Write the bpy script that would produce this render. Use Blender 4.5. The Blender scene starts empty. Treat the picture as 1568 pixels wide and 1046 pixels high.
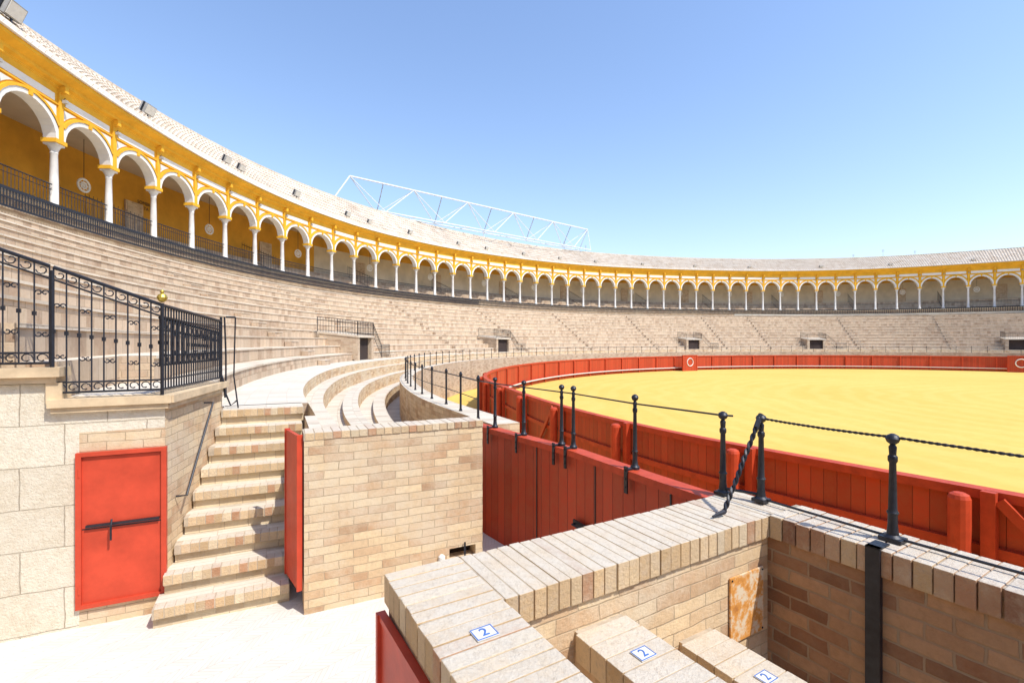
import bpy, bmesh, math, random
from mathutils import Vector, Matrix
random.seed(7)
sc=bpy.context.scene
CX,CY,CZ=33.0,22.0,3.2
D2R=math.pi/180

# ------------------------------------------------------------------ plan curves
def mk(table):
    pts=sorted((t%360,v) for t,v in table.items())
    ext=[(t-360,v) for t,v in pts]+pts+[(t+360,v) for t,v in pts]
    n=len(ext); m=[0]*n
    for i in range(1,n-1):
        m[i]=(ext[i+1][1]-ext[i-1][1])/(ext[i+1][0]-ext[i-1][0])
    def f(t):
        t=t%360
        for i in range(n-1):
            if ext[i][0]<=t<ext[i+1][0]:
                h=ext[i+1][0]-ext[i][0]; s=(t-ext[i][0])/h
                a=2*s**3-3*s**2+1; b=s**3-2*s**2+s; c=-2*s**3+3*s**2; d=s**3-s**2
                return a*ext[i][1]+b*h*m[i]+c*ext[i+1][1]+d*h*m[i+1]
    return f
Ra=mk({200:49.1,186:49.2,170:49.4,159:49.2,149:48.7,136:48.3,119:48.1,105:47.9,92:48.4,79:49.8,67:51.2,56:51.9,45:52.3,0:51,300:49.5,240:49.1,215:49.1})
Rw=mk({225:36,212:36,204:36.0,198:36.4,193:36.65,186:36.95,175:37.1,150:37.1,112:37,60:37.8,0:37,300:36.3,260:36})
Rb=mk({212:32.4,203:33.0,189:33.5,180:34.2,170:34.4,150:34.4,112:34.5,60:35,0:34,300:33,250:32.3,230:32.3})
Zs=mk({225:.89,200:.89,186:.89,170:.89,159:.90,148:.93,136:.98,119:1.03,105:1.06,79:1.08,56:1.10,20:1.04,320:.95,270:.9})
def rr(th,r):
    a,w,b=Ra(th),Rw(th),Rb(th)
    if r<=33: return b*r/33
    if r<=36: return b+(w-b)*(r-33)/3
    if r<=49.1: return w+(r-36)*(a-w)/13.1
    return a+r-49.1
def P(th,r,z=0.0):
    R=rr(th,r)
    return Vector((CX+R*math.cos(th*D2R),CY+R*math.sin(th*D2R),z))
def er(th): return Vector((math.cos(th*D2R),math.sin(th*D2R),0))
def et(th): return Vector((-math.sin(th*D2R),math.cos(th*D2R),0))
def zw(x,y,z):
    # storey height of the gallery varies gently round the ring; ridge is level
    if z<=7.7: return z
    s=Zs(math.atan2(y-CY,x-CX)/D2R)
    if z<=13.07: return 7.7+(z-7.7)*s
    e=7.7+5.37*s
    return e+(z-13.07)*(15.75-e)/(16-13.07)
UP=Vector((0,0,1))

# ------------------------------------------------------------------ mesh builder
ER=er(207);ET=et(207)
class MB:
    def __init__(s,name,mats,parent=None,smooth=False,bevel=0,warp=False):
        s.name=name;s.v=[];s.f=[];s.uv=[];s.mi=[];s.col=[];s.mats=mats;s.parent=parent;s.smooth=smooth;s.bevel=bevel;s.warp=warp
        s.c=(0.5,0.5,0.5)
    def face(s,vs,m=0,uvs=None):
        i=len(s.v); s.v.extend([tuple(p) for p in vs]); s.f.append(tuple(range(i,i+len(vs)))); s.mi.append(m); s.col.append(s.c)
        if uvs is None:
            a,b,c=Vector(vs[0]),Vector(vs[1]),Vector(vs[2])
            n=(b-a).cross(c-a)
            if n.length<1e-12 and len(vs)>3: n=(c-a).cross(Vector(vs[3])-a)
            if n.length>0: n.normalize()
            if abs(n.z)>.7: uvs=[(Vector(p).dot(ET),Vector(p).dot(ER)) for p in vs]
            else:
                u=UP.cross(n); 
                if u.length>0: u.normalize()
                uvs=[(Vector(p).dot(u),p[2]) for p in vs]
        s.uv.extend(uvs)
    def box(s,c,ax,ay,az,m=0):
        c=Vector(c)
        p=[c+ax*i+ay*j+az*k for k in(-1,1) for j in(-1,1) for i in(-1,1)]
        flip=ax.cross(ay).dot(az)<0
        for q in((0,2,3,1),(4,5,7,6),(0,1,5,4),(2,6,7,3),(0,4,6,2),(1,3,7,5)):
            q=q[::-1] if flip else q
            s.face([p[k] for k in q],m)
    def pbox(s,t0,t1,r0,r1,z0,z1,m=0,seg=1,z0b=None,z1b=None):
        z0b=z0 if z0b is None else z0b; z1b=z1 if z1b is None else z1b
        for k in range(seg):
            a=t0+(t1-t0)*k/seg;b=t0+(t1-t0)*(k+1)/seg
            s.face([P(a,r0,z1),P(a,r1,z1b),P(b,r1,z1b),P(b,r0,z1)],m)
            s.face([P(a,r0,z0),P(a,r0,z1),P(b,r0,z1),P(b,r0,z0)],m)
            s.face([P(a,r1,z0b),P(b,r1,z0b),P(b,r1,z1b),P(a,r1,z1b)],m)
            s.face([P(a,r0,z0),P(b,r0,z0),P(b,r1,z0b),P(a,r1,z0b)],m)
        s.face([P(t0,r0,z0),P(t0,r1,z0b),P(t0,r1,z1b),P(t0,r0,z1)],m)
        s.face([P(t1,r0,z0),P(t1,r0,z1),P(t1,r1,z1b),P(t1,r1,z0b)],m)
    def loft(s,prof,t0,t1,step,ms,caps=None,dr=None):
        n=max(1,int(round((t1-t0)/step)))
        L=[0]
        for i in range(1,len(prof)): L.append(L[-1]+math.hypot(prof[i][0]-prof[i-1][0],prof[i][1]-prof[i-1][1]))
        prev=None
        for k in range(n+1):
            t=t0+(t1-t0)*k/n
            o=dr(t) if dr else 0
            cur=[P(t,r+o,z) for r,z in prof]
            if prev:
                for i in range(len(prof)-1):
                    m=ms[i] if isinstance(ms,(list,tuple)) else ms
                    R=prof[i][0]; ua=pt*D2R*R; ub=t*D2R*R
                    s.face([prev[i],prev[i+1],cur[i+1],cur[i]],m,[(ua,L[i]),(ua,L[i+1]),(ub,L[i+1]),(ub,L[i])])
            prev=cur;pt=t
        if caps is not None:
            for t in (t0,t1):
                pl=[P(t,r,z) for r,z in prof]+[P(t,prof[-1][0],0),P(t,prof[0][0],0)]
                s.face(pl,caps,[(p.dot(ER),p.z) for p in pl])
    def tube(s,pts,rad,sides=6,m=0,cap=True,closed=False):
        pts=[Vector(p) for p in pts]; rings=[]
        rads=rad if isinstance(rad,(list,tuple)) else [rad]*len(pts)
        n=len(pts); ref=None
        for i,p in enumerate(pts):
            a=pts[max(0,i-1)];b=pts[min(n-1,i+1)]
            if closed: a=pts[(i-1)%n];b=pts[(i+1)%n]
            d=(b-a).normalized()
            if ref is None:
                ref=Vector((0,0,1)) if abs(d.z)<.9 else Vector((1,0,0))
            x=(ref-d*ref.dot(d))
            if x.length<1e-4: x=Vector((1,0,0))
            x.normalize(); y=d.cross(x); ref=x
            rings.append([p+(x*math.cos(2*math.pi*k/sides)+y*math.sin(2*math.pi*k/sides))*rads[i] for k in range(sides)])
        rng=range(n if closed else n-1)
        for i in rng:
            A=rings[i];B=rings[(i+1)%n]
            for k in range(sides):
                s.face([A[k],A[(k+1)%sides],B[(k+1)%sides],B[k]],m)
        if cap and not closed:
            s.face(rings[0][::-1],m); s.face(rings[-1],m)
    def lathe(s,c,prof,sides=12,m=0):
        c=Vector(c)
        rg=[[c+Vector((r*math.cos(2*math.pi*k/sides),r*math.sin(2*math.pi*k/sides),z)) for k in range(sides)] for r,z in prof]
        for i in range(len(rg)-1):
            for k in range(sides):
                s.face([rg[i][k],rg[i][(k+1)%sides],rg[i+1][(k+1)%sides],rg[i+1][k]],m)
        s.face(rg[-1],m)
    def build(s):
        if s.warp: s.v=[(x,y,zw(x,y,z)) for x,y,z in s.v]
        me=bpy.data.meshes.new(s.name); me.from_pydata(s.v,[],s.f)
        for m in s.mats: me.materials.append(m)
        me.polygons.foreach_set('material_index',s.mi)
        uvl=me.uv_layers.new(name='UVMap'); fl=[]
        for u in s.uv: fl+= [u[0],u[1]]
        uvl.data.foreach_set('uv',fl)
        ca=me.color_attributes.new('bcol','FLOAT_COLOR','CORNER'); cl=[]
        for f,c in zip(s.f,s.col): cl+= [c[0],c[1],c[2],1]*len(f)
        ca.data.foreach_set('color',cl)
        if s.smooth or s.bevel:
            bm=bmesh.new(); bm.from_mesh(me); bmesh.ops.remove_doubles(bm,verts=bm.verts,dist=1e-5); bm.to_mesh(me); bm.free()
        if s.smooth:
            me.polygons.foreach_set('use_smooth',[True]*len(me.polygons))
            try: me.set_sharp_from_angle(angle=0.7)
            except Exception: pass
        me.update()
        o=bpy.data.objects.new(s.name,me); sc.collection.objects.link(o)
        if s.bevel:
            b=o.modifiers.new('bevel','BEVEL'); b.width=s.bevel; b.segments=2; b.limit_method='ANGLE'
        if s.parent: o.parent=s.parent
        return o
def empty(name):
    o=bpy.data.objects.new(name,None); sc.collection.objects.link(o); return o

# ------------------------------------------------------------------ materials
def newmat(name,rough=.8,spec=.25):
    m=bpy.data.materials.new(name); m.use_nodes=True
    b=m.node_tree.nodes['Principled BSDF']; b.inputs['Roughness'].default_value=rough
    b.inputs['Specular IOR Level'].default_value=spec
    return m,m.node_tree.nodes,m.node_tree.links,b
def uvn(N,L,scale=(1,1,1),rot=0,loc=(0,0,0)):
    t=N.new('ShaderNodeTexCoord'); mp=N.new('ShaderNodeMapping'); mp.inputs['Scale'].default_value=scale
    mp.inputs['Rotation'].default_value=(0,0,rot); mp.inputs['Location'].default_value=loc
    L.new(t.outputs['UV'],mp.inputs['Vector']); return mp.outputs['Vector']
def noise(N,L,scale,detail=4,obj=True,rough=.6):
    n=N.new('ShaderNodeTexNoise'); n.inputs['Scale'].default_value=scale; n.inputs['Detail'].default_value=detail; n.inputs['Roughness'].default_value=rough
    if obj:
        t=N.new('ShaderNodeTexCoord'); L.new(t.outputs['Object'],n.inputs['Vector'])
    return n
def ramp(N,L,src,stops):
    r=N.new('ShaderNodeValToRGB'); e=r.color_ramp.elements
    while len(e)<len(stops): e.new(.5)
    for i,(p,c) in enumerate(stops):
        e[i].position=p; e[i].color=(c[0],c[1],c[2],1) if isinstance(c,(tuple,list)) else (c,c,c,1)
    L.new(src,r.inputs['Fac']); return r.outputs['Color']
def mix(N,L,fac,a,b,bt='MIX'):
    m=N.new('ShaderNodeMix'); m.data_type='RGBA'; m.blend_type=bt
    for s,v in((m.inputs[0],fac),(m.inputs[6],a),(m.inputs[7],b)):
        if hasattr(v,'links'): L.new(v,s)
        elif isinstance(v,(int,float)): s.default_value=v
        else: s.default_value=(v[0],v[1],v[2],1)
    return m.outputs[2]
def bump(N,L,b,h,strength=.4,dist=.01):
    n=N.new('ShaderNodeBump'); n.inputs['Strength'].default_value=strength; n.inputs['Distance'].default_value=dist
    L.new(h,n.inputs['Height']); L.new(n.outputs['Normal'],b.inputs['Normal'])
def simple(name,col,rough=.7,var=.15,nscale=3,metal=0,bmp=.1,spec=.25):
    m,N,L,b=newmat(name,rough,spec)
    n=noise(N,L,nscale,6)
    lo=tuple(c*(1-var) for c in col); hi=tuple(min(1,c*(1+var)) for c in col)
    L.new(ramp(N,L,n.outputs['Fac'],[(.3,lo),(.7,hi)]),b.inputs['Base Color'])
    b.inputs['Metallic'].default_value=metal
    if bmp:
        n2=noise(N,L,nscale*12,4); bump(N,L,b,n2.outputs['Fac'],bmp,.01)
    return m
def brick(name,c1,c2,c3,mortar,bw=.27,rh=.088,ms=.007,stain=(.25,.2,.15),white=None,off=.5,wfac=.5,bs=.6,cfac=.4,sfac=.35,streak=0,warp=.014,mvis=1.0,dkf=.80):
    m,N,L,b=newmat(name,.9,.15)
    v=uvn(N,L)
    nw=N.new('ShaderNodeTexNoise'); nw.inputs['Scale'].default_value=5; nw.inputs['Detail'].default_value=4; L.new(v,nw.inputs['Vector'])
    vm=N.new('ShaderNodeVectorMath'); vm.operation='MULTIPLY_ADD'; L.new(nw.outputs['Color'],vm.inputs[0]); vm.inputs[1].default_value=(warp*1.6,warp,0); L.new(v,vm.inputs[2])
    def bt(a,c,mo,sc_=1.0):
        t=N.new('ShaderNodeTexBrick'); t.offset=off; t.inputs['Scale'].default_value=1
        t.inputs['Brick Width'].default_value=bw; t.inputs['Row Height'].default_value=rh; t.inputs['Mortar Size'].default_value=ms
        t.inputs['Mortar Smooth'].default_value=.5; t.inputs['Bias'].default_value=0
        for k,x in(('Color1',a),('Color2',c),('Mortar',mo)): t.inputs[k].default_value=(*x,1)
        L.new(vm.outputs[0],t.inputs['Vector']); return t
    t=bt((0,0,0),(1,1,1),(.5,.5,.5))
    dk=tuple(x*dkf for x in c2); lt=tuple(min(.85,x*1.1) for x in c1)
    percol=ramp(N,L,t.outputs['Color'],[(.05,dk),(.25,c2),(.5,c3),(.75,c1),(.97,lt)])
    n=noise(N,L,5,5); col=mix(N,L,ramp(N,L,n.outputs['Fac'],[(.42,0),(.62,cfac)]),percol,c3)
    n2=noise(N,L,18,8,rough=.75); col=mix(N,L,ramp(N,L,n2.outputs['Fac'],[(.42,0),(.70,sfac)]),col,stain)
    if white:
        n3=noise(N,L,1.4,8,rough=.75); col=mix(N,L,ramp(N,L,n3.outputs['Fac'],[(.44,0),(.62,wfac)]),col,white)
    if streak:
        nn=N.new('ShaderNodeTexNoise'); nn.inputs['Scale'].default_value=1; nn.inputs['Detail'].default_value=5
        L.new(uvn(N,L,(2.2,.35,1)),nn.inputs['Vector'])
        col=mix(N,L,ramp(N,L,nn.outputs['Fac'],[(.45,0),(.75,streak)]),col,stain)
    nm=noise(N,L,8,5)
    mf=N.new('ShaderNodeMath'); mf.operation='MULTIPLY'; L.new(t.outputs['Fac'],mf.inputs[0]); L.new(ramp(N,L,nm.outputs['Fac'],[(.35,mvis*.45),(.6,mvis)]),mf.inputs[1])
    col=mix(N,L,mf.outputs[0],col,mortar)
    L.new(col,b.inputs['Base Color'])
    inv=N.new('ShaderNodeMath'); inv.operation='MULTIPLY_ADD'; L.new(t.outputs['Fac'],inv.inputs[0]); inv.inputs[1].default_value=-1
    ng=noise(N,L,45,6,rough=.7); L.new(ng.outputs['Fac'],inv.inputs[2])
    bump(N,L,b,inv.outputs[0],bs,.014)
    return m

M={}
M['brick']=brick('weathered_brick',(.70,.53,.32),(.56,.35,.20),(.65,.47,.28),(.42,.32,.21),bw=.30,ms=.005,stain=(.34,.25,.16),white=(.68,.57,.41),wfac=.7,warp=.022)
M['brick_dark']=brick('red_brown_brick',(.42,.25,.14),(.27,.13,.07),(.36,.20,.11),(.33,.25,.17),stain=(.15,.09,.055),white=(.46,.34,.23),wfac=.25,bw=.25,rh=.092,ms=.009,warp=.026,cfac=.2)
M['stone']=brick('limestone_blocks',(.74,.67,.53),(.71,.63,.49),(.74,.67,.53),(.48,.40,.29),bw=.66,rh=.40,ms=.005,stain=(.52,.43,.30),white=(.77,.71,.59),bs=1.0,sfac=.6,warp=.02,dkf=.96)
M['tier_brick']=brick('tier_riser_brick',(.62,.47,.33),(.49,.34,.23),(.60,.47,.33),(.38,.28,.19),bw=.3,rh=.5,ms=.010,stain=(.34,.24,.16),white=(.64,.53,.40),wfac=.5,streak=.35)
M['wall_brick']=brick('balcony_wall_brick',(.60,.46,.31),(.48,.33,.22),(.58,.45,.32),(.44,.34,.24),bw=.3,rh=.1,ms=.008,stain=(.3,.22,.15),white=(.64,.53,.39),streak=.4)
M['tread']=brick('seat_slab_stone',(.68,.59,.46),(.58,.48,.36),(.67,.58,.46),(.40,.31,.22),bw=.9,rh=2.0,ms=.010,stain=(.46,.36,.26),white=(.69,.62,.51),bs=.3)
M['walk']=brick('landing_paving',(.66,.60,.50),(.63,.57,.47),(.66,.60,.51),(.54,.46,.36),bw=.3,rh=.3,ms=.005,stain=(.50,.42,.32),white=(.67,.62,.53),bs=.3,streak=.4,dkf=.95)
M['seat']=brick('lime_washed_seat',(.64,.57,.46),(.57,.48,.37),(.63,.56,.45),(.42,.34,.25),bw=.12,rh=.5,ms=.005,stain=(.44,.36,.26),white=(.66,.61,.51),bs=.4)
M['step']=brick('worn_step_brick',(.68,.55,.36),(.56,.42,.26),(.67,.55,.37),(.46,.36,.25),bw=.25,rh=.2,ms=.006,stain=(.40,.31,.2),white=(.69,.59,.43),bs=.4)
M['steptop']=brick('worn_step_top',(.66,.60,.49),(.59,.51,.39),(.66,.60,.49),(.48,.40,.30),bw=.08,rh=.5,ms=.005,stain=(.46,.38,.28),white=(.68,.63,.54),bs=.4)
M['mortar']=simple('lime_mortar',(.46,.38,.28),.95,.25,12,bmp=.4)
M['cream']=simple('cream_stone',(.60,.46,.29),.85,.25,4)
M['plaster']=simple('whitewashed_plaster',(.68,.65,.58),.85,.12,1.5)
M['white']=simple('white_paint',(.74,.72,.67),.7,.08,2,bmp=.05)
M['marble']=simple('marble_column',(.66,.64,.60),.5,.16,2,bmp=.05)
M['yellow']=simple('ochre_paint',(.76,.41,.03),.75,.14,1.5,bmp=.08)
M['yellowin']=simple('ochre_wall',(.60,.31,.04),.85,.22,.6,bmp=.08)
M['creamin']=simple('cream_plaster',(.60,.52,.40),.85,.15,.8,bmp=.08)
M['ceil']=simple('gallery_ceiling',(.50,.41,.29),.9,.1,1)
M['iron']=simple('black_iron',(.022,.024,.032),.42,.3,20,metal=.3,bmp=.15,spec=.5)
M['brass']=simple('brass_ball',(.50,.36,.07),.4,.15,10,metal=.7)
M['steel']=simple('pale_steel',(.70,.73,.76),.5,.08,2)
M['lamp']=simple('lamp_housing_grey',(.35,.34,.32),.6,.2,4)
M['dark']=simple('painted_opening_shade',(.05,.035,.03),.9,.2,2)  # near-black colour painted to stand in for shade inside openings
M['blue']=simple('blue_enamel',(.06,.16,.45),.4,.1,10)
M['tilewhite']=simple('white_ceramic',(.68,.66,.61),.35,.08,10)
def redwood(name,c,plank=.16,horizontal=False,rough=.5):
    m,N,L,b=newmat(name,rough,.3)
    v=uvn(N,L)
    s=N.new('ShaderNodeSeparateXYZ'); L.new(v,s.inputs[0]); ax=s.outputs[1 if horizontal else 0]
    pp=N.new('ShaderNodeMath'); pp.operation='PINGPONG'; pp.inputs[1].default_value=plank/2; L.new(ax,pp.inputs[0])
    lt=N.new('ShaderNodeMath'); lt.operation='DIVIDE'; L.new(pp.outputs[0],lt.inputs[0]); lt.inputs[1].default_value=.006; lt.use_clamp=True
    fl=N.new('ShaderNodeMath'); fl.operation='DIVIDE'; L.new(ax,fl.inputs[0]); fl.inputs[1].default_value=plank
    f2=N.new('ShaderNodeMath'); f2.operation='FLOOR'; L.new(fl.outputs[0],f2.inputs[0])
    wn=N.new('ShaderNodeTexWhiteNoise'); wn.noise_dimensions='1D'; L.new(f2.outputs[0],wn.inputs['W'])
    col=mix(N,L,wn.outputs['Value'],tuple(x*.80 for x in c),tuple(min(1,x*1.14) for x in c))
    n=noise(N,L,5,8,rough=.75); col=mix(N,L,ramp(N,L,n.outputs['Fac'],[(.4,0),(.72,.6)]),col,(c[0]*.78,c[1]*1.7,c[2]*2.0))
    n5=noise(N,L,28,6,rough=.75); col=mix(N,L,ramp(N,L,n5.outputs['Fac'],[(.62,0),(.72,.5)]),col,(.30,.10,.06))
    col=mix(N,L,lt.outputs[0],tuple(x*.3 for x in c),col)
    L.new(col,b.inputs['Base Color']); bump(N,L,b,lt.outputs[0],.5,.008)
    return m
M['red']=redwood('red_painted_planks',(.48,.056,.020))
M['redflat']=simple('red_painted_wood',(.50,.062,.022),.5,.18,6,bmp=.1)
M['reddoor']=simple('red_painted_metal',(.54,.065,.030),.45,.16,4,bmp=.08)
def coping_mat(name,limeU=(.30,.45,.58,.92)):
    m,N,L,b=newmat(name,.9,.15)
    a=N.new('ShaderNodeAttribute'); a.attribute_name='bcol'
    n=noise(N,L,9,7,rough=.7); col=mix(N,L,ramp(N,L,n.outputs['Fac'],[(.38,0),(.7,.55)]),a.outputs['Color'],(.52,.38,.24))
    n2=noise(N,L,4.5,8,rough=.78)
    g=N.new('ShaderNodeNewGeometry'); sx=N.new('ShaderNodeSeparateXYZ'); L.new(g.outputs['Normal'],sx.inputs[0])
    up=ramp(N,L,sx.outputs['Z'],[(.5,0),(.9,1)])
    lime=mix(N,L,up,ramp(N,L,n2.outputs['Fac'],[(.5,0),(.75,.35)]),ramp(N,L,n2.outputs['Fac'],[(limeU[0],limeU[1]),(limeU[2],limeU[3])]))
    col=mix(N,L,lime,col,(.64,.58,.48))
    n4=noise(N,L,34,8,rough=.78); col=mix(N,L,ramp(N,L,n4.outputs['Fac'],[(.50,0),(.70,.55)]),col,(.36,.28,.2))
    L.new(col,b.inputs['Base Color'])
    n3=noise(N,L,50,7,rough=.7); bump(N,L,b,n3.outputs['Fac'],.9,.012)
    return m
M['coping']=coping_mat('coping_brick')
m,N,L,b=newmat('albero_sand',.95,.1)
n=noise(N,L,.12,8,rough=.65); n2=noise(N,L,2.5,8,rough=.7)
col=ramp(N,L,n.outputs['Fac'],[(.3,(.65,.435,.10)),(.7,(.73,.51,.14))])
col=mix(N,L,ramp(N,L,n2.outputs['Fac'],[(.4,0),(.72,.6)]),col,(.59,.385,.09))
tc=N.new('ShaderNodeTexCoord'); mp=N.new('ShaderNodeMapping'); mp.inputs['Location'].default_value=(-CX,-CY,0); L.new(tc.outputs['Object'],mp.inputs['Vector'])
wv=N.new('ShaderNodeTexWave'); wv.wave_type='RINGS'; wv.rings_direction='Z'; wv.inputs['Scale'].default_value=.22; wv.inputs['Distortion'].default_value=8; wv.inputs['Detail'].default_value=5; L.new(mp.outputs['Vector'],wv.inputs['Vector'])
col=mix(N,L,ramp(N,L,wv.outputs['Fac'],[(.3,0),(.9,.18)]),col,(.78,.57,.19))
L.new(col,b.inputs['Base Color']); n3=noise(N,L,30,6); bump(N,L,b,n3.outputs['Fac'],.3,.02); M['sand']=m
m,N,L,b=newmat('herringbone_paving',.9,.15)
v=uvn(N,L,(1,1,1),.35); s=N.new('ShaderNodeSeparateXYZ'); L.new(v,s.inputs[0])
pp=N.new('ShaderNodeMath'); pp.operation='PINGPONG'; pp.inputs[1].default_value=.15; L.new(s.outputs[0],pp.inputs[0])
ad=N.new('ShaderNodeMath'); ad.operation='ADD'; L.new(s.outputs[1],ad.inputs[0]); L.new(pp.outputs[0],ad.inputs[1])
cb=N.new('ShaderNodeCombineXYZ'); L.new(s.outputs[0],cb.inputs[0]); L.new(ad.outputs[0],cb.inputs[1])
t=N.new('ShaderNodeTexBrick'); t.offset=0; t.inputs['Scale'].default_value=1; t.inputs['Brick Width'].default_value=.15; t.inputs['Row Height'].default_value=.06; t.inputs['Mortar Size'].default_value=.004
for k,x in(('Color1',(.67,.64,.58)),('Color2',(.61,.57,.50)),('Mortar',(.50,.45,.38))): t.inputs[k].default_value=(*x,1)
L.new(cb.outputs[0],t.inputs['Vector'])
n=noise(N,L,3,8,rough=.75); col=mix(N,L,ramp(N,L,n.outputs['Fac'],[(.38,0.1),(.68,.7)]),t.outputs['Color'],(.68,.65,.59))
n=noise(N,L,1.1,8,rough=.75); col=mix(N,L,ramp(N,L,n.outputs['Fac'],[(.48,0),(.75,.4)]),col,(.56,.51,.43))
L.new(col,b.inputs['Base Color']); inv=N.new('ShaderNodeMath'); inv.operation='SUBTRACT'; inv.inputs[0].default_value=1; L.new(t.outputs['Fac'],inv.inputs[1])
bump(N,L,b,inv.outputs[0],.4,.006); M['paving']=m
m,N,L,b=newmat('roof_tile',.9,.1)
t=N.new('ShaderNodeTexBrick'); t.offset=0; v=uvn(N,L); L.new(v,t.inputs['Vector']); t.inputs['Scale'].default_value=1
t.inputs['Brick Width'].default_value=.26; t.inputs['Row Height'].default_value=.4; t.inputs['Mortar Size'].default_value=.014
for k,x in(('Color1',(.64,.53,.41)),('Color2',(.48,.36,.25)),('Mortar',(.20,.15,.11))): t.inputs[k].default_value=(*x,1)
n=noise(N,L,1.1,8,rough=.78); col=mix(N,L,ramp(N,L,n.outputs['Fac'],[(.38,.15),(.60,.72)]),t.outputs['Color'],(.68,.62,.53))
L.new(col,b.inputs['Base Color']); M['roof']=m
m,N,L,b=newmat('rusty_enamel',.6,.3)
n=noise(N,L,11,7,rough=.7); L.new(ramp(N,L,n.outputs['Fac'],[(.44,(.68,.56,.40)),(.53,(.66,.30,.07)),(.68,(.44,.18,.05))]),b.inputs['Base Color']); M['rust']=m

# ------------------------------------------------------------------ ground, sand
g=MB('ground',[simple('dry_ground',(.38,.32,.24),.95,.2,.05)])
g.face([(-1500,-1500,-.05),(1500,-1500,-.05),(1500,1500,-.05),(-1500,1500,-.05)]); g.build()
g=MB('arena_sand',[M['sand']])
N_=180
for k in range(N_):
    a=360*k/N_;b_=360*(k+1)/N_
    for r0,r1 in((0.01,16),(16,33),(33,36.2)):
        g.face([P(a,r0,0),P(a,r1,0),P(b_,r1,0),P(b_,r0,0)])
g.build()
g=MB('passage_paving',[M['paving']])
g.face([P(200,36.0,.37),P(200,47,.37),P(209,47,.37),P(220,47,.37),P(220,36.0,.37),P(209,36.3,.37)][::-1]); g.build()

# ------------------------------------------------------------------ barrier (inner)
bar=MB('ring_barrier',[M['red'],M['redflat'],M['white']])
bar.loft([(33.0,0),(33.0,1.55),(33.06,1.55),(33.06,0)],0,360,.75,[0,1,0])
bar.loft([(32.95,1.5),(32.95,1.6),(33.11,1.6),(33.11,1.5),(32.95,1.5)],0,360,.75,1)
bar.loft([(32.8,.30),(32.8,.38),(33.0,.38)],0,360,.75,[2,1])
bar.loft([(33.06,.9),(33.11,.9),(33.11,1.0),(33.06,1.0)],0,360,.75,1)
for k in range(80):
    t=210.75-4.5*k
    bar.lathe(P(t,33.24,0),[(.1,0),(.1,1.5),(.085,1.54),(.05,1.56)],14,1)
    bar.box(P(t+.36,33.14,.8),er(t)*.05,et(t)*.06,UP*.8,1)
    bar.box(P(t,32.93,.75),er(t)*.03,et(t)*.06,UP*.75,1)
    if k%3==0 :
        s_=1 if k==0 else -1
        d1=P(t+.5*s_,33.15,1.52); d2=P(t+2.3*s_,33.15,.35)
        dv=(d2-d1)/2; nn=er(t); sd=dv.cross(nn).normalized()
        bar.box((d1+d2)/2,dv,nn*.02,sd*.05,1)
bar.build()
for t in (114,55,20,260,310):
    e=MB('wooden_shield',[M['red'],M['redflat'],M['white']])
    c=P(t,32.1,0)
    e.box(c+UP*.83,er(t)*.04,et(t)*.95,UP*.83,0)
    e.box(c+UP*1.69,er(t)*.07,et(t)*1.0,UP*.03,1)
    for s in(-1,1): e.box(c+et(t)*s*.97+UP*.85,er(t)*.08,et(t)*.06,UP*.85,1)
    pts=[c-er(t)*.06+UP*.95+et(t)*math.cos(a)*.42+UP*math.sin(a)*.42 for a in [2*math.pi*i/24 for i in range(24)]]
    e.tube(pts,.05,5,2,closed=True)
    e.build()

# ------------------------------------------------------------------ stands: lower rows
low=MB('lower_seating_rows',[M['wall_brick'],M['seat'],M['brick'],M['brick_dark'],M['mortar']])
prof=[(35.95,0),(35.95,1.95),(36.4,1.95),(36.4,.85),(36.89,.85),(36.89,1.335),(37.25,1.335),(37.25,1.2),(37.67,1.2),(37.67,1.65),(38.05,1.65),(38.05,1.5),(38.48,1.5),(38.48,1.95),(38.87,1.95),(38.87,2.24)]
ms=[0,1,2,1,2,1,2,1,2,1,2,1,2,1,2]
low.loft(prof,-138,203.85,.5,ms,2)
pn=[(35.88,0),(35.88,1.955),(36.25,1.955),(36.25,.85),(36.89,.85),(36.89,1.335),(37.18,1.335),(37.18,.95),(37.67,.95),(37.67,1.65),(38.0,1.65),(38.0,1.25),(38.48,1.25),(38.48,1.95),(38.87,1.95),(38.87,.3)]
low.loft(pn,210.7,222,.5,[3,4,3,1,2,4,2,1,2,4,2,1,2,4,2],2)
low.loft([(37.08,.37),(37.08,1.335),(37.25,1.335),(37.25,1.2),(37.67,1.2),(37.67,1.65),(38.05,1.65),(38.05,1.5),(38.48,1.5),(38.48,1.95),(38.87,1.95),(38.87,2.24),(39.0,2.24),(39.0,.37)],203.85,205.35,.5,[2,1,2,1,2,1,2,1,2,1,2,1,2],2)
low.build()

# ------------------------------------------------------------------ upper tiers
up=MB('upper_seating_tiers',[M['tier_brick'],M['tread'],M['wall_brick'],M['walk'],M['plaster']])
def tiers(r0,z0,r1=48.55,zend=7.7):
    pr=[];mm=[]
    r,z=r0,z0
    pr.append((r,z))
    while r<r1-.3:
        pr+= [(r,z+.335),(r-.03,z+.335),(r-.03,z+.38)]; mm+=[0,0,1]
        r+=.7; z+=.38
        pr.append((min(r,r1),z)); mm.append(1)
    pr[-1]=(r1,z)
    pr+=[(r1,7.55),(r1-.12,7.6),(r1-.12,7.7),(49.8,7.7)]; mm+=[2,1,1,1]
    return pr,mm
p1,m1=tiers(40.2,2.24)
up.loft([(38.87,2.24)]+p1,-138,201.7,.5,[3]+m1,2)
p2,m2=tiers(41.6,3.0)
up.loft([(40.38,2.62),(41.3,2.62),(41.3,3.0)]+p2,201.7,204.6,.5,[3,0,1]+m2,2)
p3,m3=tiers(44.4,4.52)
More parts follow.
